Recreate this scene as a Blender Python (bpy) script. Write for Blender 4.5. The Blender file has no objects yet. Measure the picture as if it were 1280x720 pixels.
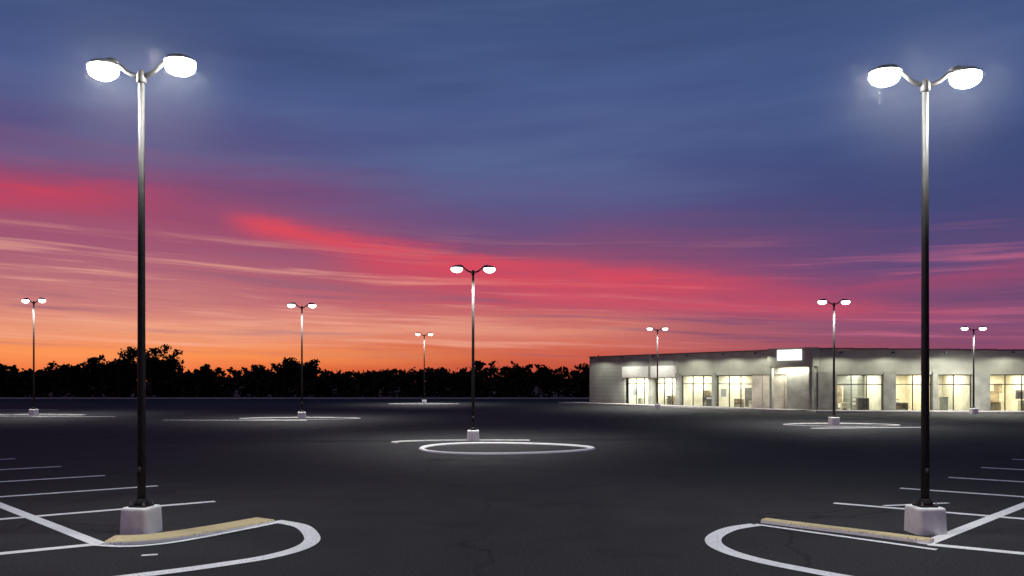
import bpy, bmesh, math, random
import numpy as np
from mathutils import Vector, Matrix
random.seed(7); rng=np.random.default_rng(7)
S=bpy.context.scene
COL=S.collection

# ---------------------------------------------------------------- helpers
def lin(c):
    return tuple(((v/255)/12.92 if v/255<=0.04045 else (((v/255)+0.055)/1.055)**2.4) for v in c)+(1.0,)
def link(o,parent=None):
    COL.objects.link(o)
    if parent: o.parent=parent
    return o
def mesh_obj(name,verts,faces,mat=None,parent=None,smooth=False):
    me=bpy.data.meshes.new(name); me.from_pydata([tuple(v) for v in verts],[],[tuple(f) for f in faces]); me.update()
    if mat: me.materials.append(mat)
    if smooth:
        for p in me.polygons: p.use_smooth=True
    return link(bpy.data.objects.new(name,me),parent)
def empty(name,loc=(0,0,0),rz=0):
    e=bpy.data.objects.new(name,None); e.location=loc; e.rotation_euler=(0,0,rz); e.empty_display_size=0.3
    return link(e)
class NT:
    def __init__(s,tree): s.t=tree; s.n=tree.nodes; s.l=tree.links
    def node(s,typ,**kw):
        nd=s.n.new(typ)
        for k,v in kw.items(): setattr(nd,k,v)
        return nd
    def put(s,sock,v):
        if isinstance(v,bpy.types.NodeSocket): s.l.new(v,sock)
        elif v is not None: sock.default_value=v
    def m(s,op,a,b=None,c=None,clamp=False):
        nd=s.node('ShaderNodeMath',operation=op); nd.use_clamp=clamp
        s.put(nd.inputs[0],a)
        if b is not None: s.put(nd.inputs[1],b)
        if c is not None: s.put(nd.inputs[2],c)
        return nd.outputs[0]
    def ramp(s,f,stops,interp='LINEAR'):
        nd=s.node('ShaderNodeValToRGB'); cr=nd.color_ramp; cr.interpolation=interp
        while len(cr.elements)<len(stops): cr.elements.new(0.5)
        for e,(p,c) in zip(cr.elements,stops): e.position=p; e.color=c
        s.put(nd.inputs[0],f); return nd.outputs[0]
    def mix(s,f,a,b,blend='MIX'):
        nd=s.node('ShaderNodeMix',data_type='RGBA',blend_type=blend)
        s.put(nd.inputs[0],f); s.put(nd.inputs[6],a); s.put(nd.inputs[7],b); return nd.outputs[2]
    def noise(s,vec,scale,detail=4,rough=0.55,dist=0.0):
        nd=s.node('ShaderNodeTexNoise'); s.put(nd.inputs['Vector'],vec)
        nd.inputs['Scale'].default_value=scale; nd.inputs['Detail'].default_value=detail
        nd.inputs['Roughness'].default_value=rough; nd.inputs['Distortion'].default_value=dist
        return nd.outputs[0]
    def xyz(s,x,y,z=0.0):
        nd=s.node('ShaderNodeCombineXYZ'); s.put(nd.inputs[0],x); s.put(nd.inputs[1],y); s.put(nd.inputs[2],z); return nd.outputs[0]
    def sstep(s,v,a,b,lo=0.0,hi=1.0):
        nd=s.node('ShaderNodeMapRange',interpolation_type='SMOOTHSTEP'); s.put(nd.inputs[0],v)
        nd.inputs[1].default_value=a; nd.inputs[2].default_value=b; nd.inputs[3].default_value=lo; nd.inputs[4].default_value=hi
        return nd.outputs[0]
def newmat(name):
    m=bpy.data.materials.new(name); m.use_nodes=True
    return m,NT(m.node_tree),m.node_tree.nodes['Principled BSDF']
def simple(name,col,rough=0.6,metal=0.0,var=0.12,scale=3.0,bump=0.0,spec=0.5):
    m,t,b=newmat(name)
    tc=t.node('ShaderNodeTexCoord').outputs['Object']
    n=t.noise(tc,scale,4,0.6)
    lo=tuple(c*(1-min(.9,var*1.6)) for c in col)+(1,); hi=tuple(min(1,c*(1+var)) for c in col)+(1,)
    t.put(b.inputs['Base Color'],t.ramp(n,[(0.3,lo),(0.7,hi)]))
    b.inputs['Roughness'].default_value=rough; b.inputs['Metallic'].default_value=metal
    b.inputs['Specular IOR Level'].default_value=spec
    if bump:
        bp=t.node('ShaderNodeBump'); bp.inputs['Strength'].default_value=bump; bp.inputs['Distance'].default_value=0.01
        t.put(bp.inputs['Height'],t.noise(tc,scale*18,2)); t.l.new(bp.outputs[0],b.inputs['Normal'])
    return m
def emis(name,col,strength,sample=False):
    m=bpy.data.materials.new(name); m.use_nodes=True; t=NT(m.node_tree); m.node_tree.nodes.clear()
    e=t.node('ShaderNodeEmission'); e.inputs[0].default_value=tuple(col)+(1,); e.inputs[1].default_value=strength
    o=t.node('ShaderNodeOutputMaterial'); t.l.new(e.outputs[0],o.inputs[0])
    if not sample: m.cycles.emission_sampling='NONE'
    return m

# ---------------------------------------------------------------- world / sky
W=bpy.data.worlds.new("World"); S.world=W; W.use_nodes=True
W.cycles.sampling_method='MANUAL'; W.cycles.sample_map_resolution=256
t=NT(W.node_tree); W.node_tree.nodes.clear()
gen=t.node('ShaderNodeTexCoord').outputs['Generated']
sx=t.node('ShaderNodeSeparateXYZ'); t.l.new(gen,sx.inputs[0]); X,Y,Z=sx.outputs
az=t.m('ARCTAN2',X,Y)
el=t.m('DIVIDE',Z,t.m('MAXIMUM',t.m('SQRT',t.m('ADD',t.m('MULTIPLY',X,X),t.m('MULTIPLY',Y,Y))),0.02))
w1=t.noise(t.xyz(t.m('MULTIPLY',az,2.2),t.m('MULTIPLY',el,9.0),3.1),1.0,2,0.5)
w2=t.noise(t.xyz(t.m('MULTIPLY',az,3.5),t.m('MULTIPLY',t.m('ADD',el,t.m('MULTIPLY',az,0.05)),60.0),8.7),1.0,3,0.55)
warp=t.m('ADD',t.m('MULTIPLY',t.m('SUBTRACT',w1,0.5),0.055),t.m('MULTIPLY',t.m('SUBTRACT',w2,0.5),0.035))
e2=t.m('ADD',el,warp)
elw=t.m('ADD',el,t.m('MULTIPLY',w1,0.03))      # gently undulating elevation used by the cloud layers
u=t.m('MULTIPLY',e2,2.0,clamp=True)
def R(st): return [(min(1,p*2.0),lin(c)) for p,c in st]
L=t.ramp(u,R([(0,(238,112,56)),(.028,(240,134,84)),(.055,(232,150,116)),(.085,(208,130,122)),(.11,(182,108,120)),(.15,(158,86,116)),(.185,(156,74,108)),(.225,(130,74,116)),(.27,(90,82,130)),(.34,(72,88,138)),(.42,(62,80,124)),(.5,(52,68,110))]))
C=t.ramp(u,R([(0,(194,80,58)),(.025,(202,88,66)),(.045,(210,104,84)),(.07,(202,108,106)),(.10,(190,84,102)),(.135,(174,76,104)),(.17,(128,76,116)),(.21,(92,80,130)),(.27,(74,86,136)),(.38,(72,91,139)),(.48,(60,80,124))]))
Rr=t.ramp(u,R([(0,(160,74,78)),(.02,(150,75,90)),(.04,(140,75,105)),(.07,(130,78,116)),(.10,(124,74,114)),(.13,(94,72,120)),(.18,(68,71,119)),(.25,(63,75,123)),(.34,(68,87,136)),(.42,(63,84,129)),(.5,(54,70,112))]))
c=t.mix(t.sstep(az,-0.45,0.02),L,C)
c=t.mix(t.sstep(az,0.02,0.5),c,Rr)
v=t.noise(t.xyz(t.m('MULTIPLY',az,1.6),t.m('MULTIPLY',t.m('SUBTRACT',elw,t.m('MULTIPLY',az,0.06)),13.0),1.3),1.0,4,0.55)
hi=t.sstep(el,0.16,0.27)
c=t.mix(t.m('MULTIPLY',t.sstep(v,0.45,0.75),t.m('MULTIPLY',hi,0.42)),c,lin((96,115,155)))
c=t.mix(t.m('MULTIPLY',t.sstep(v,0.5,0.25),t.m('MULTIPLY',hi,0.45)),c,lin((54,68,110)))
s1=t.noise(t.xyz(t.m('MULTIPLY',az,2.6),t.m('MULTIPLY',t.m('ADD',elw,t.m('MULTIPLY',az,0.035)),75.0),5.0),1.0,4,0.6)
win=t.m('MULTIPLY',t.sstep(el,0.015,0.05),t.sstep(el,0.20,0.11))
warm=t.mix(t.sstep(az,-0.1,0.4),lin((246,178,154)),lin((200,104,132)))
c=t.mix(t.m('MULTIPLY',t.sstep(s1,0.50,0.72),t.m('MULTIPLY',win,0.75)),c,warm)
c=t.mix(t.m('MULTIPLY',t.sstep(s1,0.48,0.30),t.m('MULTIPLY',win,0.8)),c,t.mix(t.sstep(az,-0.2,0.3),lin((150,94,118)),lin((98,70,112))))
sn=t.noise(t.xyz(t.m('MULTIPLY',az,5.0),t.m('MULTIPLY',elw,38.0),11.0),1.0,4,0.62)
def streak(c,a0,e0,slope,width,alo,ahi,col,amt,soft=0.06):
    line=t.m('ADD',t.m('MULTIPLY',t.m('SUBTRACT',az,a0),slope),e0)
    d=t.m('SUBTRACT',el,t.m('ADD',line,t.m('MULTIPLY',t.m('SUBTRACT',sn,0.5),width*3.0)))
    g=t.m('EXPONENT',t.m('MULTIPLY',t.m('POWER',t.m('ABSOLUTE',t.m('DIVIDE',d,width)),2.0),-1.0))
    wa=t.m('MULTIPLY',t.sstep(az,alo,alo+soft),t.sstep(az,ahi,ahi-soft*2))
    f=t.m('MULTIPLY',t.m('MULTIPLY',g,wa),t.m('MULTIPLY',t.sstep(sn,0.25,0.6,0.4,1.0),amt))
    return t.mix(f,c,lin(col))
c=streak(c,-0.30,0.182,-0.15,0.012,-0.36,0.05,(222,72,90),0.92)
c=streak(c,-0.16,0.142,-0.09,0.019,-0.26,0.20,(206,72,94),0.7,0.10)
c=streak(c,-0.05,0.138,-0.09,0.015,-0.22,0.42,(218,72,92),0.78,0.12)
c=streak(c,0.10,0.100,-0.06,0.011,-0.05,0.60,(206,78,102),0.75,0.12)
c=streak(c,0.45,0.108,0.06,0.010,0.22,0.75,(182,72,104),0.5,0.1)
c=streak(c,-0.55,0.200,0.08,0.017,-0.95,-0.34,(198,64,92),0.88,0.1)
c=streak(c,-0.20,0.062,0.0,0.010,-0.55,0.25,(242,168,138),0.55,0.12)
c=streak(c,-0.30,0.030,0.0,0.010,-0.9,0.10,(250,150,84),0.7,0.2)
c=t.mix(t.sstep(Z,0.0,-0.02),c,lin((40,34,38)))
sky=t.node('ShaderNodeTexSky',sky_type='NISHITA'); sky.sun_disc=False
sky.sun_elevation=math.radians(0.5); sky.sun_rotation=math.radians(-25)
b1=t.node('ShaderNodeBackground'); t.l.new(c,b1.inputs[0]); b1.inputs[1].default_value=1.0
b2=t.node('ShaderNodeBackground'); t.l.new(sky.outputs[0],b2.inputs[0]); b2.inputs[1].default_value=0.003
ad=t.node('ShaderNodeAddShader'); t.l.new(b1.outputs[0],ad.inputs[0]); t.l.new(b2.outputs[0],ad.inputs[1])
wo=t.node('ShaderNodeOutputWorld'); t.l.new(ad.outputs[0],wo.inputs[0])

# ---------------------------------------------------------------- materials
def asphalt():
    m,t,b=newmat("asphalt")
    tc=t.node('ShaderNodeTexCoord').outputs['Object']
    big=t.noise(tc,0.07,3,0.55); mid=t.noise(tc,0.9,4,0.65); fine=t.noise(tc,24,3,0.75)
    col=t.ramp(big,[(0.3,(0.025,0.0255,0.0265,1)),(0.7,(0.043,0.043,0.043,1))])
    col=t.mix(0.7,col,t.ramp(mid,[(0.3,(0.6,0.6,0.6,1)),(0.7,(1.25,1.25,1.25,1))]),'MULTIPLY')
    col=t.mix(0.8,col,t.ramp(fine,[(0.35,(0.4,0.4,0.4,1)),(0.58,(1.05,1.05,1.05,1)),(0.7,(2.8,2.8,2.7,1))]),'MULTIPLY')
    st=t.noise(tc,0.45,3,0.5); col=t.mix(t.sstep(st,0.60,0.70,0,0.5),col,(0.015,0.015,0.016,1))
    vo=t.node('ShaderNodeTexVoronoi',feature='DISTANCE_TO_EDGE'); vo.inputs['Scale'].default_value=0.16
    wv=t.node('ShaderNodeVectorMath',operation='ADD'); t.l.new(tc,wv.inputs[0])
    nc=t.node('ShaderNodeTexNoise'); t.l.new(tc,nc.inputs['Vector']); nc.inputs['Scale'].default_value=0.7; nc.inputs['Detail'].default_value=3
    t.l.new(nc.outputs[1],wv.inputs[1]); t.l.new(wv.outputs[0],vo.inputs['Vector'])
    cr=t.m('MULTIPLY',t.sstep(vo.outputs[0],0.007,0.002),t.sstep(big,0.42,0.58,0,0.8))
    col=t.mix(cr,col,(0.010,0.010,0.011,1))
    t.put(b.inputs['Base Color'],col)
    t.put(b.inputs['Roughness'],t.sstep(mid,0.2,0.8,0.75,0.95)); b.inputs['Specular IOR Level'].default_value=0.12
    bp=t.node('ShaderNodeBump'); bp.inputs['Strength'].default_value=0.6; bp.inputs['Distance'].default_value=0.012
    t.put(bp.inputs['Height'],fine); t.l.new(bp.outputs[0],b.inputs['Normal'])
    return m
def paint(name,col,wear=0.4):
    m,t,b=newmat(name)
    tc=t.node('ShaderNodeTexCoord').outputs['Object']
    n=t.noise(tc,22,4,0.75); k=t.noise(tc,1.3,3,0.6)
    f=t.m('MULTIPLY',t.sstep(n,0.54,0.64),t.sstep(k,0.35,0.65,wear*0.3,wear*1.6),clamp=True)
    base=t.mix(t.sstep(k,0.3,0.7),tuple(c*0.85 for c in col)+(1,),tuple(col)+(1,))
    t.put(b.inputs['Base Color'],t.mix(f,base,(0.09,0.09,0.088,1)))
    b.inputs['Roughness'].default_value=0.6; return m
M_asph=asphalt()
M_white=paint("white_road_paint",(0.84,0.84,0.82),0.5)
M_yel=paint("yellow_kerb_paint",(0.62,0.51,0.26),0.7)
M_conc=simple("concrete",(0.42,0.41,0.39),0.85,var=0.18,scale=4,bump=0.4)
M_base=simple("painted_concrete_base",(0.82,0.82,0.79),0.75,var=0.10,scale=5,bump=0.4)
M_walk=simple("sidewalk_concrete",(0.30,0.28,0.26),0.9,var=0.15,scale=0.8,bump=0.2)
M_grass=simple("verge_grass",(0.035,0.045,0.02),0.95,var=0.4,scale=2.0,bump=0.6)
M_pole=simple("bronze_pole_paint",(0.015,0.0145,0.014),0.6,metal=0.0,var=0.25,scale=8,spec=0.2)
M_head=simple("aluminium_shroud",(0.12,0.12,0.125),0.45,metal=0.6,var=0.1,scale=8)
M_steel=simple("galvanised_bolt",(0.35,0.35,0.36),0.4,metal=0.9)
M_lens=emis("lamp_lens",(1.0,0.985,0.96),8.0)
M_lensN=emis("lamp_lens_bright",(1.0,0.985,0.95),440.0,True)
mm=bpy.data.materials.new("bloom_halo_scatter"); mm.use_nodes=True; t=NT(mm.node_tree); mm.node_tree.nodes.clear()  # scattering volume added to imitate lens bloom around the near heads
tc=t.node('ShaderNodeTexCoord').outputs['Object']
ln=t.node('ShaderNodeVectorMath',operation='LENGTH'); t.l.new(tc,ln.inputs[0])
vs=t.node('ShaderNodeVolumeScatter'); vs.inputs['Color'].default_value=(1,1,1,1); vs.inputs['Anisotropy'].default_value=0.0
t.put(vs.inputs['Density'],t.sstep(ln.outputs['Value'],2.5,0.4,0.0,0.0050))
o_=t.node('ShaderNodeOutputMaterial'); t.l.new(vs.outputs[0],o_.inputs['Volume'])

# ---------------------------------------------------------------- ground
def sheet(name,pts,z,mat):
    return mesh_obj(name,[(x,y,z) for x,y in pts],[list(range(len(pts)))],mat)
sheet("ground",[(-1500,-200),(1500,-200),(1500,3000),(-1500,3000)],-0.004,M_grass)
sheet("parking_lot",[(-170,-30),(170,-30),(170,119),(-170,119)],0.0,M_asph)

def ribbon(pts,w,z,z0=None):
    P=[Vector((p[0],p[1])) for p in pts]; V=[];F=[]
    for i,p in enumerate(P):
        a=P[max(0,i-1)]; b=P[min(len(P)-1,i+1)]
        d=(b-a).normalized(); n=Vector((-d.y,d.x))
        V+= [(p.x+n.x*w/2,p.y+n.y*w/2,z),(p.x-n.x*w/2,p.y-n.y*w/2,z)]
    for i in range(len(P)-1): F.append((2*i,2*i+1,2*i+3,2*i+2))
    return V,F
def smooth_pts(pts,n=8):
    P=[Vector((p[0],p[1])) for p in pts]; out=[]
    for i in range(len(P)-1):
        p0=P[max(0,i-1)];p1=P[i];p2=P[i+1];p3=P[min(len(P)-1,i+2)]
        for k in range(n):
            s=k/n
            out.append(0.5*((2*p1)+(-p0+p2)*s+(2*p0-5*p1+4*p2-p3)*s*s+(-p0+3*p1-3*p2+p3)*s**3))
    out.append(P[-1]); return out
class Acc:
    def __init__(s): s.V=[];s.F=[]
    def add(s,VF):
        o=len(s.V); s.V+=VF[0]; s.F+=[tuple(i+o for i in f) for f in VF[1]]
    def box(s,x0,x1,y0,y1,z0,z1,fn=None):
        c=[(x,y,z) for z in (z0,z1) for y in (y0,y1) for x in (x0,x1)]
        if fn: c=[fn(*p) for p in c]
        s.add((c,[(0,2,3,1),(4,5,7,6),(0,1,5,4),(1,3,7,5),(3,2,6,7),(2,0,4,6)]))
    def obj(s,name,mat,parent=None,smooth=False): return mesh_obj(name,s.V,s.F,mat,parent,smooth)

A=Acc(); z=0.004
dx,dy=0.82,0.57
for side,ends in ((-1,[(-6.65,17.9),(-9.1,20.55),(-11.6,22.8),(-14.2,25.2),(-17.2,27.7),(-20.0,30.3),(-22.8,32.9)]),(1,[(7.1,17.65),(9.75,20.1),(12.2,22.35),(14.6,24.9),(17.2,27.5),(20.0,30.2),(22.8,32.8)])):
    for i,(ex,ey) in enumerate(ends):
        A.add(ribbon([(ex,ey),(ex+side*dx*7.2,ey-dy*7.2)],0.2,z))
    sp=(side*6.8,13.2)
    A.add(ribbon([sp,(side*27.2,32.9)],0.22,z+0.003))
    A.add(ribbon([(sp[0]+side*0.05,sp[1]-0.02),(side*(6.8+3.6),13.2-2.3)],0.22,z+0.006))
arcL=[(-4.53,15.34),(-3.93,14.84),(-3.54,14.06),(-3.36,13.37),(-3.44,12.74),(-3.77,12.16),(-4.23,11.74),(-4.67,11.39),(-5.1,11.1),(-5.9,10.55)]
arcR=[(4.55,14.95),(3.99,14.55),(3.52,13.85),(3.34,13.17),(3.44,12.5),(3.75,11.9),(4.12,11.44),(4.52,11.0),(5.0,10.55)]
A.add(ribbon(smooth_pts(arcL),0.27,z+0.009)); A.add(ribbon(smooth_pts(arcR),0.27,z+0.009))
A.add(ribbon([(4.55,14.98),(6.75,12.72)],0.13,z+0.013))
A.add(ribbon(smooth_pts([(-6.85,13.1),(-6.2,12.98),(-5.6,13.35),(-4.95,14.3),(-4.45,15.15)],5),0.12,z+0.013))
A.add(ribbon([(8.0,17.2),(9.6,17.6)],0.13,z+0.011))
A.add(ribbon([(-5.72,12.35),(-5.5,12.42)],0.10,z+0.002))
for x0,y0,x1,y1 in ((-36,60,-30,60.5),(-24,55,-14,54.6),(17,45.5,24,46.5),(-14,92,-6,92.5),(-60,75,-42,74)):
    A.add(ribbon([(x0,y0),(x1,y1)],0.35,z))
A.obj("road_markings",M_white)

def kerb_path(name,pts,w,h,mat_top,mat_side,closed=False):
    P=[Vector((p[0],p[1])) for p in pts]; n=len(P); V=[];F=[];mi=[]
    for i,p in enumerate(P):
        a=P[(i-1)%n] if closed else P[max(0,i-1)]; b=P[(i+1)%n] if closed else P[min(n-1,i+1)]
        d=(b-a).normalized(); q=Vector((-d.y,d.x))
        for off,zz in ((w/2,0),(w/2-0.015,h-0.02),(w/2-0.04,h),(-w/2+0.04,h),(-w/2+0.015,h-0.02),(-w/2,0)):
            V.append((p.x+q.x*off,p.y+q.y*off,zz))
    for i in range(n if closed else n-1):
        j=(i+1)%n
        for k in range(5):
            F.append((6*i+k,6*i+k+1,6*j+k+1,6*j+k)); mi.append(0 if k in(1,2,3) else 1)
    if not closed:
        F.append((0,1,2,3,4,5)); mi.append(1); o=6*(n-1); F.append((o+5,o+4,o+3,o+2,o+1,o)); mi.append(1)
    ob=mesh_obj(name,V,F); ob.data.materials.append(mat_top); ob.data.materials.append(mat_side)
    for p,m_ in zip(ob.data.polygons,mi): p.material_index=m_
    bm=bmesh.new(); bm.from_mesh(ob.data); bmesh.ops.recalc_face_normals(bm,faces=bm.faces); bm.to_mesh(ob.data); bm.free()
    return ob
kerb_path("yellow_kerb",smooth_pts([(-6.72,13.38),(-6.1,13.55),(-5.35,14.35),(-4.72,15.3)],4),0.56,0.07,M_yel,M_white)
kerb_path("yellow_kerb",smooth_pts([(4.82,15.3),(5.4,14.75),(6.3,13.95),(6.98,13.3)],4),0.28,0.07,M_yel,M_white)
def ring(cx,cy,rx,ry,a0=0,a1=360,n=64,egg=0.0):
    out=[]
    for i in range(n):
        a=math.radians(a0+(a1-a0)*i/(n if a1-a0>=360 else n-1))
        out.append((cx+rx*math.cos(a)*(1+egg*math.cos(a)),cy+ry*math.sin(a)*(1-egg*0.8*math.cos(a))))
    return out
kerb_path("island_kerb",ring(-0.6,31.9,3.4,2.5,egg=0.12),0.22,0.06,M_white,M_white,True)
kerb_path("island_kerb",ring(-1.2,34.9,4.0,1.3,60,200,40),0.18,0.05,M_conc,M_conc)
for cx,cy,rx,ry in ((-15,57.2,4.2,1.8),(-37.3,62.5,4.2,1.8),(19.9,49,3.4,1.8),(-10.2,93,4,2)):
    kerb_path("island_kerb",ring(cx,cy-0.6,rx,ry),0.2,0.06,M_conc,M_conc,True)

B=Acc(); B.box(-170,12,119,119.3,0,0.15); B.obj("kerb",M_conc)
B=Acc(); B.box(-170,12,119.3,123.5,0,0.146); B.obj("pavement",M_walk)

# ---------------------------------------------------------------- street lamps
def lathe(prof,seg=24,sx=1,sy=1,off=(0,0,0)):
    V=[];F=[]
    for r,z in prof:
        for k in range(seg):
            a=2*math.pi*k/seg; V.append((off[0]+r*sx*math.cos(a),off[1]+r*sy*math.sin(a),off[2]+z))
    for i in range(len(prof)-1):
        for k in range(seg):
            k2=(k+1)%seg; F.append((i*seg+k,i*seg+k2,(i+1)*seg+k2,(i+1)*seg+k))
    F.append(tuple(range(seg))[::-1]); F.append(tuple((len(prof)-1)*seg+k for k in range(seg)))
    return V,F
def tube(pts,radii,seg=12):
    V=[];F=[];P=[Vector(p) for p in pts]
    for i,p in enumerate(P):
        d=(P[min(len(P)-1,i+1)]-P[max(0,i-1)]).normalized(); s=Vector((0,1,0)); q=d.cross(s).normalized()
        for k in range(seg):
            a=2*math.pi*k/seg; V.append(tuple(p+radii[i]*(math.cos(a)*s+math.sin(a)*q)))
    for i in range(len(P)-1):
        for k in range(seg):
            k2=(k+1)%seg; F.append((i*seg+k,i*seg+k2,(i+1)*seg+k2,(i+1)*seg+k))
    F.append(tuple(range(seg))); F.append(tuple((len(P)-1)*seg+k for k in range(seg))[::-1])
    return V,F
_cache={}
def lampmesh(key,build,mat,smooth=True):
    if key not in _cache:
        V,F=build(); me=bpy.data.meshes.new(key); me.from_pydata(V,[],F); me.materials.append(mat)
        bm=bmesh.new(); bm.from_mesh(me); bmesh.ops.recalc_face_normals(bm,faces=bm.faces); bm.to_mesh(me); bm.free()
        if smooth:
            for p in me.polygons: p.use_smooth=len(p.vertices)==4
        _cache[key]=me
    return _cache[key]
def rsq(half,r,z,n=5):
    out=[]
    for qx,qy,a0 in ((1,1,0),(-1,1,90),(-1,-1,180),(1,-1,270)):
        for k in range(n):
            a=math.radians(a0+90*k/(n-1)); out.append((qx*(half-r)+r*math.cos(a),qy*(half-r)+r*math.sin(a),z))
    return out
def b_base():
    V=[];F=[];L=[(0.275,0.09,0),(0.262,0.09,0.42),(0.255,0.09,0.45),(0.235,0.08,0.465)]
    n=20
    for h,r,z in L: V+=rsq(h,r,z)
    for i in range(len(L)-1):
        for k in range(n): F.append((i*n+k,i*n+(k+1)%n,(i+1)*n+(k+1)%n,(i+1)*n+k))
    F.append(tuple(range(n))[::-1]); F.append(tuple((len(L)-1)*n+k for k in range(n)))
    return V,F
BZ=0.465
def b_foot():
    a=Acc(); a.add(([(*p[:2],BZ) for p in rsq(0.16,0.03,0)]+[(*p[:2],BZ+.03) for p in rsq(0.16,0.03,0)],
       [tuple(range(20,40))]+[(k,(k+1)%20,20+(k+1)%20,20+k) for k in range(20)]))
    a.add(lathe([(0.13,BZ+.03),(0.125,BZ+.065),(0.095,BZ+.12),(0.08,BZ+.14)],24)); return a.V,a.F
def b_bolts():
    a=Acc()
    for x in(-.125,.125):
        for y in(-.125,.125): a.add(lathe([(0.022,BZ+.03),(0.022,BZ+.06),(0.012,BZ+.061),(0.012,BZ+.095)],6,off=(x,y,0)))
    return a.V,a.F
def b_mast():
    a=Acc(); a.add(lathe([(0.072,BZ+.12),(0.07,1.5),(0.061,5),(0.052,7.92)],24))
    a.box(-0.035,0.035,-0.078,-0.06,0.95,1.15); return a.V,a.F
def b_cap(): return lathe([(0.066,7.84),(0.08,7.86),(0.08,7.98),(0.066,8.03),(0.035,8.07),(0.01,8.08)],20)
HX,HZ=0.74,8.10
def b_arm(s):
    def f():
        P=smooth_pts([(0.03,7.97),(0.14,7.985),(0.27,8.05),(0.40,8.16),(0.53,8.25),(0.66,8.285)],5)
        return tube([(s*p.x,0,p.y) for p in P],[0.042-0.01*i/len(P) for i in range(len(P))])
    return f
def ellip(a,b,c,lo,hi,cx,cz,n=14,seg=32):
    prof=[]
    for i in range(n+1):
        ph=math.radians(lo+(hi-lo)*i/n); prof.append((max(0.002,math.cos(ph)),math.sin(ph)))
    V,F=lathe([(r,z*c) for r,z in prof],seg,sx=a,sy=b); return [(x+cx,y,z+cz) for x,y,z in V],F
def b_lens(s,seg=32,n=14):
    return lambda: ellip(0.26,0.235,0.165,-90,38,s*HX,HZ+0.01,n,seg)
def b_shroud(s):
    def f():
        a=Acc(); a.add(ellip(0.30,0.258,0.205,24,90,s*HX,HZ-0.005,10))
        a.add(lathe([(0.262,0.07),(0.284,0.075),(0.282,0.10),(0.262,0.105)],32,sx=1.0,sy=0.86,off=(s*HX,0,HZ)))
        a.add(tube([(s*0.44,0,HZ+0.11),(s*0.51,0,HZ+0.15),(s*0.60,0,HZ+0.175),(s*0.72,0,HZ+0.185)],[0.035,0.055,0.055,0.03]))
        return a.V,a.F
    return f
def street_lamp(x,y,rz=0.0,scale=1.0,power=1500,halo=False):
    e=empty("street_lamp",(x,y,0),rz)
    def ch(n,me):
        o=bpy.data.objects.new(n,me); link(o,e); return o
    ch("concrete_base",lampmesh("concrete_base",b_base,M_base,False))
    ch("foot_plate",lampmesh("foot_plate",b_foot,M_pole))
    ch("anchor_bolts",lampmesh("anchor_bolts",b_bolts,M_steel,False))
    up=[ch("mast",lampmesh("mast",b_mast,M_pole)),ch("mast_cap",lampmesh("mast_cap",b_cap,M_pole))]
    for s,nm in ((-1,"a"),(1,"b")):
        lens=lampmesh("lensN_"+nm,b_lens(s,18,7),M_lensN) if halo else lampmesh("lens_"+nm,b_lens(s),M_lens)
        up+=[ch("arm_"+nm,lampmesh("arm_"+nm,b_arm(s),M_pole)),ch("lens_"+nm,lens),ch("shroud_"+nm,lampmesh("shroud_"+nm,b_shroud(s),M_head))]
        if not halo:
            ld=bpy.data.lights.new("lamp_light",'SPOT'); ld.energy=power; ld.shadow_soft_size=0.06; ld.color=(1,0.98,0.94)
            ld.spot_size=math.radians(142); ld.spot_blend=1.0
            lo=bpy.data.objects.new("bulb_"+nm,ld); lo.location=(s*HX,0,(HZ-0.24)*scale); link(lo,e)
    for o in up: o.scale=(1,1,scale)
    if halo:
        V,F=ellip(2.55,2.55,2.55,-90,90,0,0,16,32)
        o=ch("bloom_halo_around_heads",lampmesh("bloom_halo_around_heads",lambda:(V,F),mm))  # added sphere that carries the bloom halo, not weather
        o.location.z=8.1*scale
    return e
street_lamp(-6.60,14.25,math.radians(-8),1.02,2300,True)
street_lamp(7.36,14.25,math.radians(3),1.0,2300,True)
street_lamp(-1.76,36.2,math.radians(4),0.955,2500)
street_lamp(-37.6,62.9,math.radians(-10),1.11,3000)
street_lamp(-15.1,57.5,math.radians(8),1.0,2800)
street_lamp(-10.2,93,0.1,1.0,2800)
street_lamp(19.8,49.2,0.05,0.93,2700)
street_lamp(14.0,77,0.0,0.95,2800)
street_lamp(37.8,65.5,0.0,0.86,2600)

# ---------------------------------------------------------------- building
def cladding():
    m,t,b=newmat("metal_wall_cladding")
    tc=t.node('ShaderNodeTexCoord').outputs['Object']
    s=t.node('ShaderNodeSeparateXYZ'); t.l.new(tc,s.inputs[0])
    fr=t.m('FRACT',t.m('MULTIPLY',s.outputs[2],2.2)); n=t.noise(tc,0.6,4,0.6)
    col=t.ramp(n,[(0.3,(0.19,0.195,0.175,1)),(0.7,(0.28,0.285,0.255,1))])
    col=t.mix(t.sstep(fr,0.1,0.02,0,0.55),col,(0.07,0.07,0.07,1))
    t.put(b.inputs['Base Color'],col); b.inputs['Roughness'].default_value=0.55
    return m
M_clad=cladding()
M_fascia=simple("stucco_fascia",(0.36,0.365,0.30),0.85,var=0.14,scale=0.5,bump=0.1)
M_pier=simple("masonry_pier",(0.30,0.305,0.26),0.85,var=0.18,scale=1.2,bump=0.2)
M_soff=simple("white_soffit",(0.75,0.75,0.71),0.7,var=0.05)
M_frame=simple("dark_window_frame",(0.05,0.05,0.05),0.4,metal=0.4)
M_cream=simple("interior_wall",(0.62,0.58,0.46),0.8,var=0.2,scale=0.7)
M_floor=simple("shop_floor",(0.35,0.33,0.3),0.5,var=0.1)
M_goods=simple("shelving_goods",(0.34,0.27,0.18),0.7,var=0.6,scale=1.6)
M_goods2=simple("dark_display",(0.13,0.125,0.12),0.6,var=0.5,scale=1.6)
M_cap=simple("parapet_coping",(0.15,0.15,0.15),0.5,metal=0.5)
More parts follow.
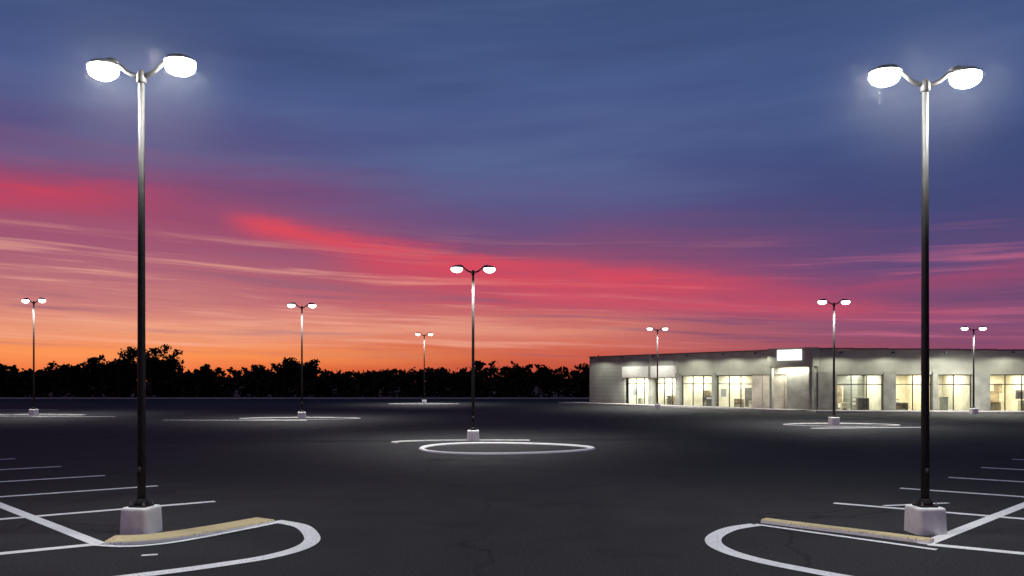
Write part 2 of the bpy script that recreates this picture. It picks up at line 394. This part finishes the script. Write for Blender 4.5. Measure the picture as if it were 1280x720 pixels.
M_cl_w=emis("ceiling_light",(1.0,0.98,0.9),6.0)
M_cl_y=emis("warm_ceiling_light",(1.0,0.92,0.74),6.0)
M_sign=emis("sign_face",(1,1,1),1.6)
mg=bpy.data.materials.new("window_glass"); mg.use_nodes=True; t=NT(mg.node_tree); mg.node_tree.nodes.clear()
tr=t.node('ShaderNodeBsdfTransparent'); tr.inputs[0].default_value=(0.9,0.93,0.92,1); gl=t.node('ShaderNodeBsdfGlossy'); gl.inputs['Roughness'].default_value=0.03
fx=t.node('ShaderNodeFresnel'); fx.inputs[0].default_value=1.3; mx=t.node('ShaderNodeMixShader')
t.l.new(fx.outputs[0],mx.inputs[0]); t.l.new(tr.outputs[0],mx.inputs[1]); t.l.new(gl.outputs[0],mx.inputs[2])
o_=t.node('ShaderNodeOutputMaterial'); t.l.new(mx.outputs[0],o_.inputs[0])

shop=empty("retail_building",(0,0,0))
def wing(P0,P1,H0,H1,bays,depth,pfx):
    P0=Vector(P0);P1=Vector(P1); d=(P1-P0).normalized(); n=Vector((d.y,-d.x))
    Lw=(P1-P0).length
    if n.y>0: n=-n
    fn=lambda u,v,z:(P0.x+d.x*u+n.x*v,P0.y+d.y*u+n.y*v,z)
    ang=math.atan2(d.y,d.x)
    acc={}
    def bx(mat,u0,u1,v0,v1,z0,z1): acc.setdefault(mat.name,(mat,Acc()))[1].box(u0,u1,v0,v1,z0,z1,fn)
    def top(u): return H0+(H1-H0)*u/Lw
    def area(u0,u1,vc,wv,z,en,col,nm):
        ld=bpy.data.lights.new(nm,'AREA'); ld.shape='RECTANGLE'; ld.size=(u1-u0)*0.85; ld.size_y=wv; ld.energy=en; ld.color=col
        o=bpy.data.objects.new(nm,ld); o.location=fn((u0+u1)/2,vc,z); o.rotation_euler=(0,0,ang); link(o,shop)
    for b in bays:
        u0,u1,kind=b[:3]; zt=top((u0+u1)/2)
        if kind=='solid':
            bx(M_clad,u0,u1,-0.3,0,0,zt)
        elif kind=='pier':
            bx(M_pier,u0,u1,-0.3,0.22,0,b[3] if len(b)>3 else 3.5); bx(M_fascia,u0,u1,-0.3,0.05,b[3] if len(b)>3 else 3.5,zt)
        elif kind=='panel':
            bx(M_fascia,u0,u1,-0.3,0.05,3.3,zt); bx(M_cream,u0,u1,-0.25,-0.05,0,3.3)
            k=u0+1.2
            while k<u1-0.3: bx(M_pier,k,k+0.06,-0.05,-0.03,0,3.3); k+=1.2
        elif kind in('shop','shopw','entry'):
            zf=3.25 if kind!='entry' else 3.05
            if kind=='entry':
                bx(M_soff,u0,u1,-0.3,0.35,zf+0.12,4.3); bx(M_clad,u0,u1,-0.3,0.0,4.3,zt)
                bx(M_soff,u0,u1,-0.3,0.3,zf,zf+0.118)
                area(u0,u1,1.1,0.2,zf-0.15,60*(u1-u0),(1,0.98,0.9),"soffit_light")
            else: bx(M_fascia,u0,u1,-0.3,0.05,zf,zt)
            gv=-0.6 if kind=='entry' else -0.25
            bx(M_frame,u0,u1,gv-0.05,gv+0.05,0.0,0.12); bx(M_frame,u0,u1,gv-0.05,gv+0.05,2.35,2.43); bx(M_frame,u0,u1,gv-0.05,gv+0.05,zf-0.08,zf)
            nb=max(2,round((u1-u0)/1.35)); 
            for k in range(nb+1):
                x=u0+0.04+(u1-u0-0.08)*k/nb; bx(M_frame,x-0.03,x+0.03,gv-0.052,gv+0.052,0.12,zf-0.08)
            for k in range(nb):
                xa=u0+0.04+(u1-u0-0.08)*k/nb; xb=u0+0.04+(u1-u0-0.08)*(k+1)/nb
                bx(mg,xa+0.04,xb-0.04,gv-0.005,gv+0.005,0.13,2.34); bx(mg,xa+0.04,xb-0.04,gv-0.005,gv+0.005,2.44,zf-0.09)
            D=6.0
            bx(M_cream,u0,u1,-D-0.1,-D,0,zf+0.2); bx(M_floor,u0,u1,-D,gv-0.06,0.0,0.05); bx(M_soff,u0,u1,-D,gv-0.06,zf+0.1,zf+0.2)
            bx(M_cream,u0-0.05,u0+0.02,-D,gv-0.06,0.05,zf+0.1); bx(M_cream,u1-0.02,u1+0.05,-D,gv-0.06,0.05,zf+0.1)
            em=M_cl_y if kind=='shopw' else M_cl_w
            area(u0,u1,-3.0,3.6,zf+0.0,{'entry':165,'shop':105,'shopw':120}[kind]*(u1-u0),(1,0.90,0.70) if kind=='shopw' else (1,0.96,0.84),"room_light")
            for vv in (-1.6,-3.6):
                k=u0+0.6
                while k<u1-1.0:
                    bx(em,k,k+0.9,vv-0.25,vv+0.25,zf+0.03,zf+0.07); k+=1.9
            r=random.Random(int(u0*10)+len(pfx))
            for rowv in (-1.4,-2.8,-4.6):
                k=u0+0.3+r.uniform(0,0.8)
                while k<u1-0.9:
                    w=r.uniform(0.4,1.1); h=r.uniform(0.6,1.3) if rowv>-2 else r.uniform(1.0,2.3); vv=rowv+r.uniform(-.4,.4)
                    if r.random()<0.75:
                        bx(r.choice([M_goods,M_goods2,M_goods,M_cream,M_pier]),k,k+w,vv-0.5,vv,0.05,h)
                        for q in range(3):
                            if r.random()<0.6: bx(r.choice([M_soff,M_goods2,M_goods,M_fascia]),k+0.05,k+w-0.05-r.uniform(0,w*.4),vv,vv+0.03,h*(0.1+q*.3),h*(0.28+q*.3))
                    k+=w+r.uniform(0.3,1.3)
            k=u0+0.5
            while k<u1-1:
                w=r.uniform(.5,1.2); bx(r.choice([M_goods2,M_goods,M_soff,M_pier]),k,k+w,-5.98,-5.9,r.uniform(.9,1.6),r.uniform(1.9,2.9)); k+=w+r.uniform(.3,.9)
            if r.random()<0.6:
                x=u0+r.uniform(.3,(u1-u0)*.6); bx(M_soff,x,x+.7,gv-0.09,gv-0.06,1.1,1.9)
    bx(M_clad,0,Lw,-depth,-6.3,0,min(H0,H1)-0.6)
    bx(M_cap,0.0,Lw,-6.3,-0.3,min(H0,H1)-0.65,min(H0,H1)-0.5)
    for a in range(int(Lw//3)+1):
        ua=a*3; ub=min(Lw,ua+3)
        if ub-ua<0.05: continue
        acc.setdefault(M_cap.name,(M_cap,Acc()))[1].box(ua,ub,-0.36,0.1,top(ua)-0.001,top(ua)+0.12,fn)
    for uu,hh in ((Lw*.3,.75),(Lw*.72,.6)):
        bx(M_pier,uu,uu+2.2,-9,-7.2,min(H0,H1)-.5,min(H0,H1)+hh*.2)
    for nme,(mat,a) in acc.items(): 
        ob=a.obj(pfx+"_"+nme,mat,shop)
    return fn,d,n,area
fnA,dA,nA,arA=wing((9.3,96),(27.1,71),5.5,5.5,[(0,6,'solid'),(6,10.0,'entry'),(10.0,10.5,'pier',4.3),(10.5,14.0,'entry'),(14.0,14.6,'pier'),(14.6,18.9,'shop'),(18.9,19.3,'pier'),(19.3,23.6,'shop'),(23.6,27.7,'panel'),(27.7,30.7,'pier')],18,"rear_wing")
fnB,dB,nB,arB=wing((27.1,71),(66,66.8),5.5,5.0,[(0,1.6,'pier'),(1.6,5.6,'shop'),(5.6,6.6,'pier'),(6.6,9.7,'shopw'),(9.7,10.1,'pier'),(10.1,13.0,'shop'),(13.0,14.4,'pier'),(14.4,18.6,'shopw'),(18.6,19.2,'pier'),(19.2,23.5,'shop'),(23.5,24.3,'pier'),(24.3,28.6,'shopw'),(28.6,29.4,'pier'),(29.4,34,'shop'),(34,39.12,'solid')],18,"front_wing")
a=Acc(); a.box(26.2,30.9,0.06,1.0,4.0,5.66,fnA); a.obj("entrance_canopy",M_fascia,shop)
a=Acc(); a.box(27.3,29.8,1.0,1.12,4.55,5.5,fnA); a.obj("sign_panel",M_sign,shop)
a=Acc(); a.box(26.3,30.6,0.1,0.95,3.96,3.998,fnA); a.obj("canopy_soffit",M_soff,shop)
a=Acc(); a.box(30.5,30.8,.65,.95,0.15,4.0,fnA); a.box(26.35,26.6,.65,.95,0.15,3.96,fnA); a.obj("canopy_posts",M_pier,shop)
arA(26.6,30.2,0.5,0.5,3.93,220,(1,0.97,0.86),"added_canopy_fill")  # fill lamp added to brighten the panels and pier under the canopy
def added_wall_fills(fn,n,us,zz,pw,v=0.9):  # fixtures and spots added to brighten the walls and fascia
    for u_ in us:
        p=Vector(fn(u_,v,zz)); w=Vector(fn(u_,0.05,zz-0.1))
        a=Acc(); a.add(lathe([(0.16,0.0),(0.12,0.1),(0.04,0.16)],12,off=tuple(p))); a.add(tube([tuple(w),tuple((w+p)/2+Vector((0,0,0.12))),tuple(p+Vector((0,0,0.15)))],[0.02]*3,6))
        a.obj("added_gooseneck",M_frame,shop)
        ld=bpy.data.lights.new("wall_light",'SPOT'); ld.energy=pw; ld.spot_size=math.radians(172); ld.spot_blend=0.3; ld.shadow_soft_size=0.1; ld.color=(1,0.99,0.86)
        lo=bpy.data.objects.new("added_wall_fill_bulb",ld); lo.location=p-Vector((0,0,0.05)); link(lo,shop)
added_wall_fills(fnA,nA,(2.5,7.5,12.2,17,21.6,25.4),5.2,260,1.8)
added_wall_fills(fnB,nB,(1.5,5.8,10.1,15.5,21,27),5.05,260,1.8)
def strip(name,fns,mat,v0,v1,z0,z1):
    a=Acc()
    for fn,u0,u1 in fns: a.box(u0,u1,v0,v1,z0,z1,fn)
    return a.obj(name,mat)
strip("shop_pavement",[(fnA,-2,30.0)],M_walk,0.24,3.0,0,0.14)
strip("shop_pavement",[(fnB,-1.0,45)],M_walk,0.24,3.2,0,0.13)
strip("kerb",[(fnA,-2,30.0)],M_conc,3.002,3.2,0,0.15)
strip("kerb",[(fnB,-1.0,45)],M_conc,3.202,3.4,0,0.14)

# ---------------------------------------------------------------- trees
def leafmat():
    m,t,b=newmat("tree_leaves")
    tc=t.node('ShaderNodeTexCoord').outputs['Object']
    n=t.noise(tc,0.5,2,0.6)
    t.put(b.inputs['Base Color'],t.ramp(n,[(0.3,(0.014,0.016,0.008,1)),(0.7,(0.040,0.042,0.024,1))]))
    b.inputs['Roughness'].default_value=0.9; b.inputs['Specular IOR Level'].default_value=0.0; return m
M_leaf=leafmat(); M_bark=simple("bark",(0.03,0.025,0.02),0.9,var=0.3,scale=4)
def leaves(centers,rad,per,size):
    N=len(centers)*per
    c=np.repeat(np.array(centers),per,0)+rng.normal(0,1,(N,3))*np.repeat(np.array(rad),per)[:,None]*np.array([.5,.5,.42])
    a=rng.normal(0,1,(N,3)); a/=np.linalg.norm(a,axis=1)[:,None]; b=np.cross(a,rng.normal(0,1,(N,3))); b/=np.linalg.norm(b,axis=1)[:,None]
    s=size*rng.uniform(.5,1.3,(N,1))
    V=np.stack([c-a*s,c-b*s*.6,c+a*s,c+b*s*.6],1).reshape(-1,3)
    V[:,2]=np.maximum(V[:,2],0.05)
    return V,np.arange(4*N).reshape(-1,4)
def tree_parts(x,y,h,w,nc=40):
    cs=[];rs=[]
    lobes=[(rng.uniform(-.35,.35)*w,rng.uniform(-.35,.35)*w,h*rng.uniform(.45,.82),rng.uniform(.28,.42)) for _ in range(6)]
    for i in range(nc):
        lx,ly,lz,lr=lobes[i%6]; v=rng.normal(0,1,3); v/=np.linalg.norm(v); r=rng.uniform(.3,1)**.5
        cs.append((x+lx+v[0]*r*lr*w,y+ly+v[1]*r*lr*w,max(.6,lz+v[2]*r*lr*h*.45))); rs.append(rng.uniform(.35,.8)*h/7)
    return cs,rs
def trunk(acc,x,y,h,w):
    acc.add(tube([(x,y,0),(x+.05,y,h*.3),(x+rng.uniform(-.2,.2),y,h*.75)],[.035*h,.025*h,.008*h],7))
    for k in range(5):
        a=rng.uniform(0,6.28); z0=h*rng.uniform(.25,.5)
        acc.add(tube([(x+.03,y,z0),(x+math.cos(a)*w*.2,y+math.sin(a)*w*.2,z0+h*.15),(x+math.cos(a)*w*.38,y+math.sin(a)*w*.38,z0+h*.33)],[.014*h,.009*h,.004*h],5))
def fast_mesh(name,V,F,mat,parent=None):
    me=bpy.data.meshes.new(name); me.from_pydata(V.tolist(),[],F.tolist()); me.materials.append(mat); return link(bpy.data.objects.new(name,me),parent)
tl=empty("treeline"); cs=[];rs=[];TA=Acc()
x=-190.0
while x<150:
    for row,yy in ((0,127),(1,134)):
        h=rng.uniform(4.2,5.9)*(1+0.12*row); w=rng.uniform(4.5,7.5)
        xx=x+rng.uniform(-2,2)
        a_,b_=tree_parts(xx,yy+rng.uniform(-2,2),h,w,nc=30); cs+=a_; rs+=b_
        if row==0: trunk(TA,xx,yy,h,w)
    x+=4.0
V,F=leaves(cs,rs,22,0.34); fast_mesh("foliage",V,F,M_leaf,tl); TA.obj("trunks",M_bark,tl)
cs=[(rng.uniform(-190,150),rng.uniform(124.8,131),rng.uniform(.3,3.4)) for _ in range(2000)]
V,F=leaves(cs,[1.2]*len(cs),20,0.45); fast_mesh("undergrowth",V,F,M_leaf,tl)
for tx,ty,h,w in ((-61.5,125.5,7.4,6.4),(-56.5,125,8.7,7.4),(-66,127,6.6,6),(-34,126.5,6.3,5)):
    e=empty("deciduous_tree"); a_,b_=tree_parts(tx,ty,h,w,nc=80); V,F=leaves(a_,b_,46,0.28); fast_mesh("crown",V,F,M_leaf,e)
    A2=Acc(); trunk(A2,tx,ty,h,w); A2.obj("trunk",M_bark,e)

# ---------------------------------------------------------------- camera
cd=bpy.data.cameras.new("Camera"); cam=bpy.data.objects.new("Camera",cd); link(cam)
cam.location=(0,0,2.7); cam.rotation_euler=(math.radians(90),0,0)
cd.sensor_width=36; cd.lens=28.125; cd.shift_y=116/1280; cd.clip_end=5000
S.camera=cam
S.view_settings.view_transform='Standard'; S.view_settings.look='None'; S.view_settings.exposure=0
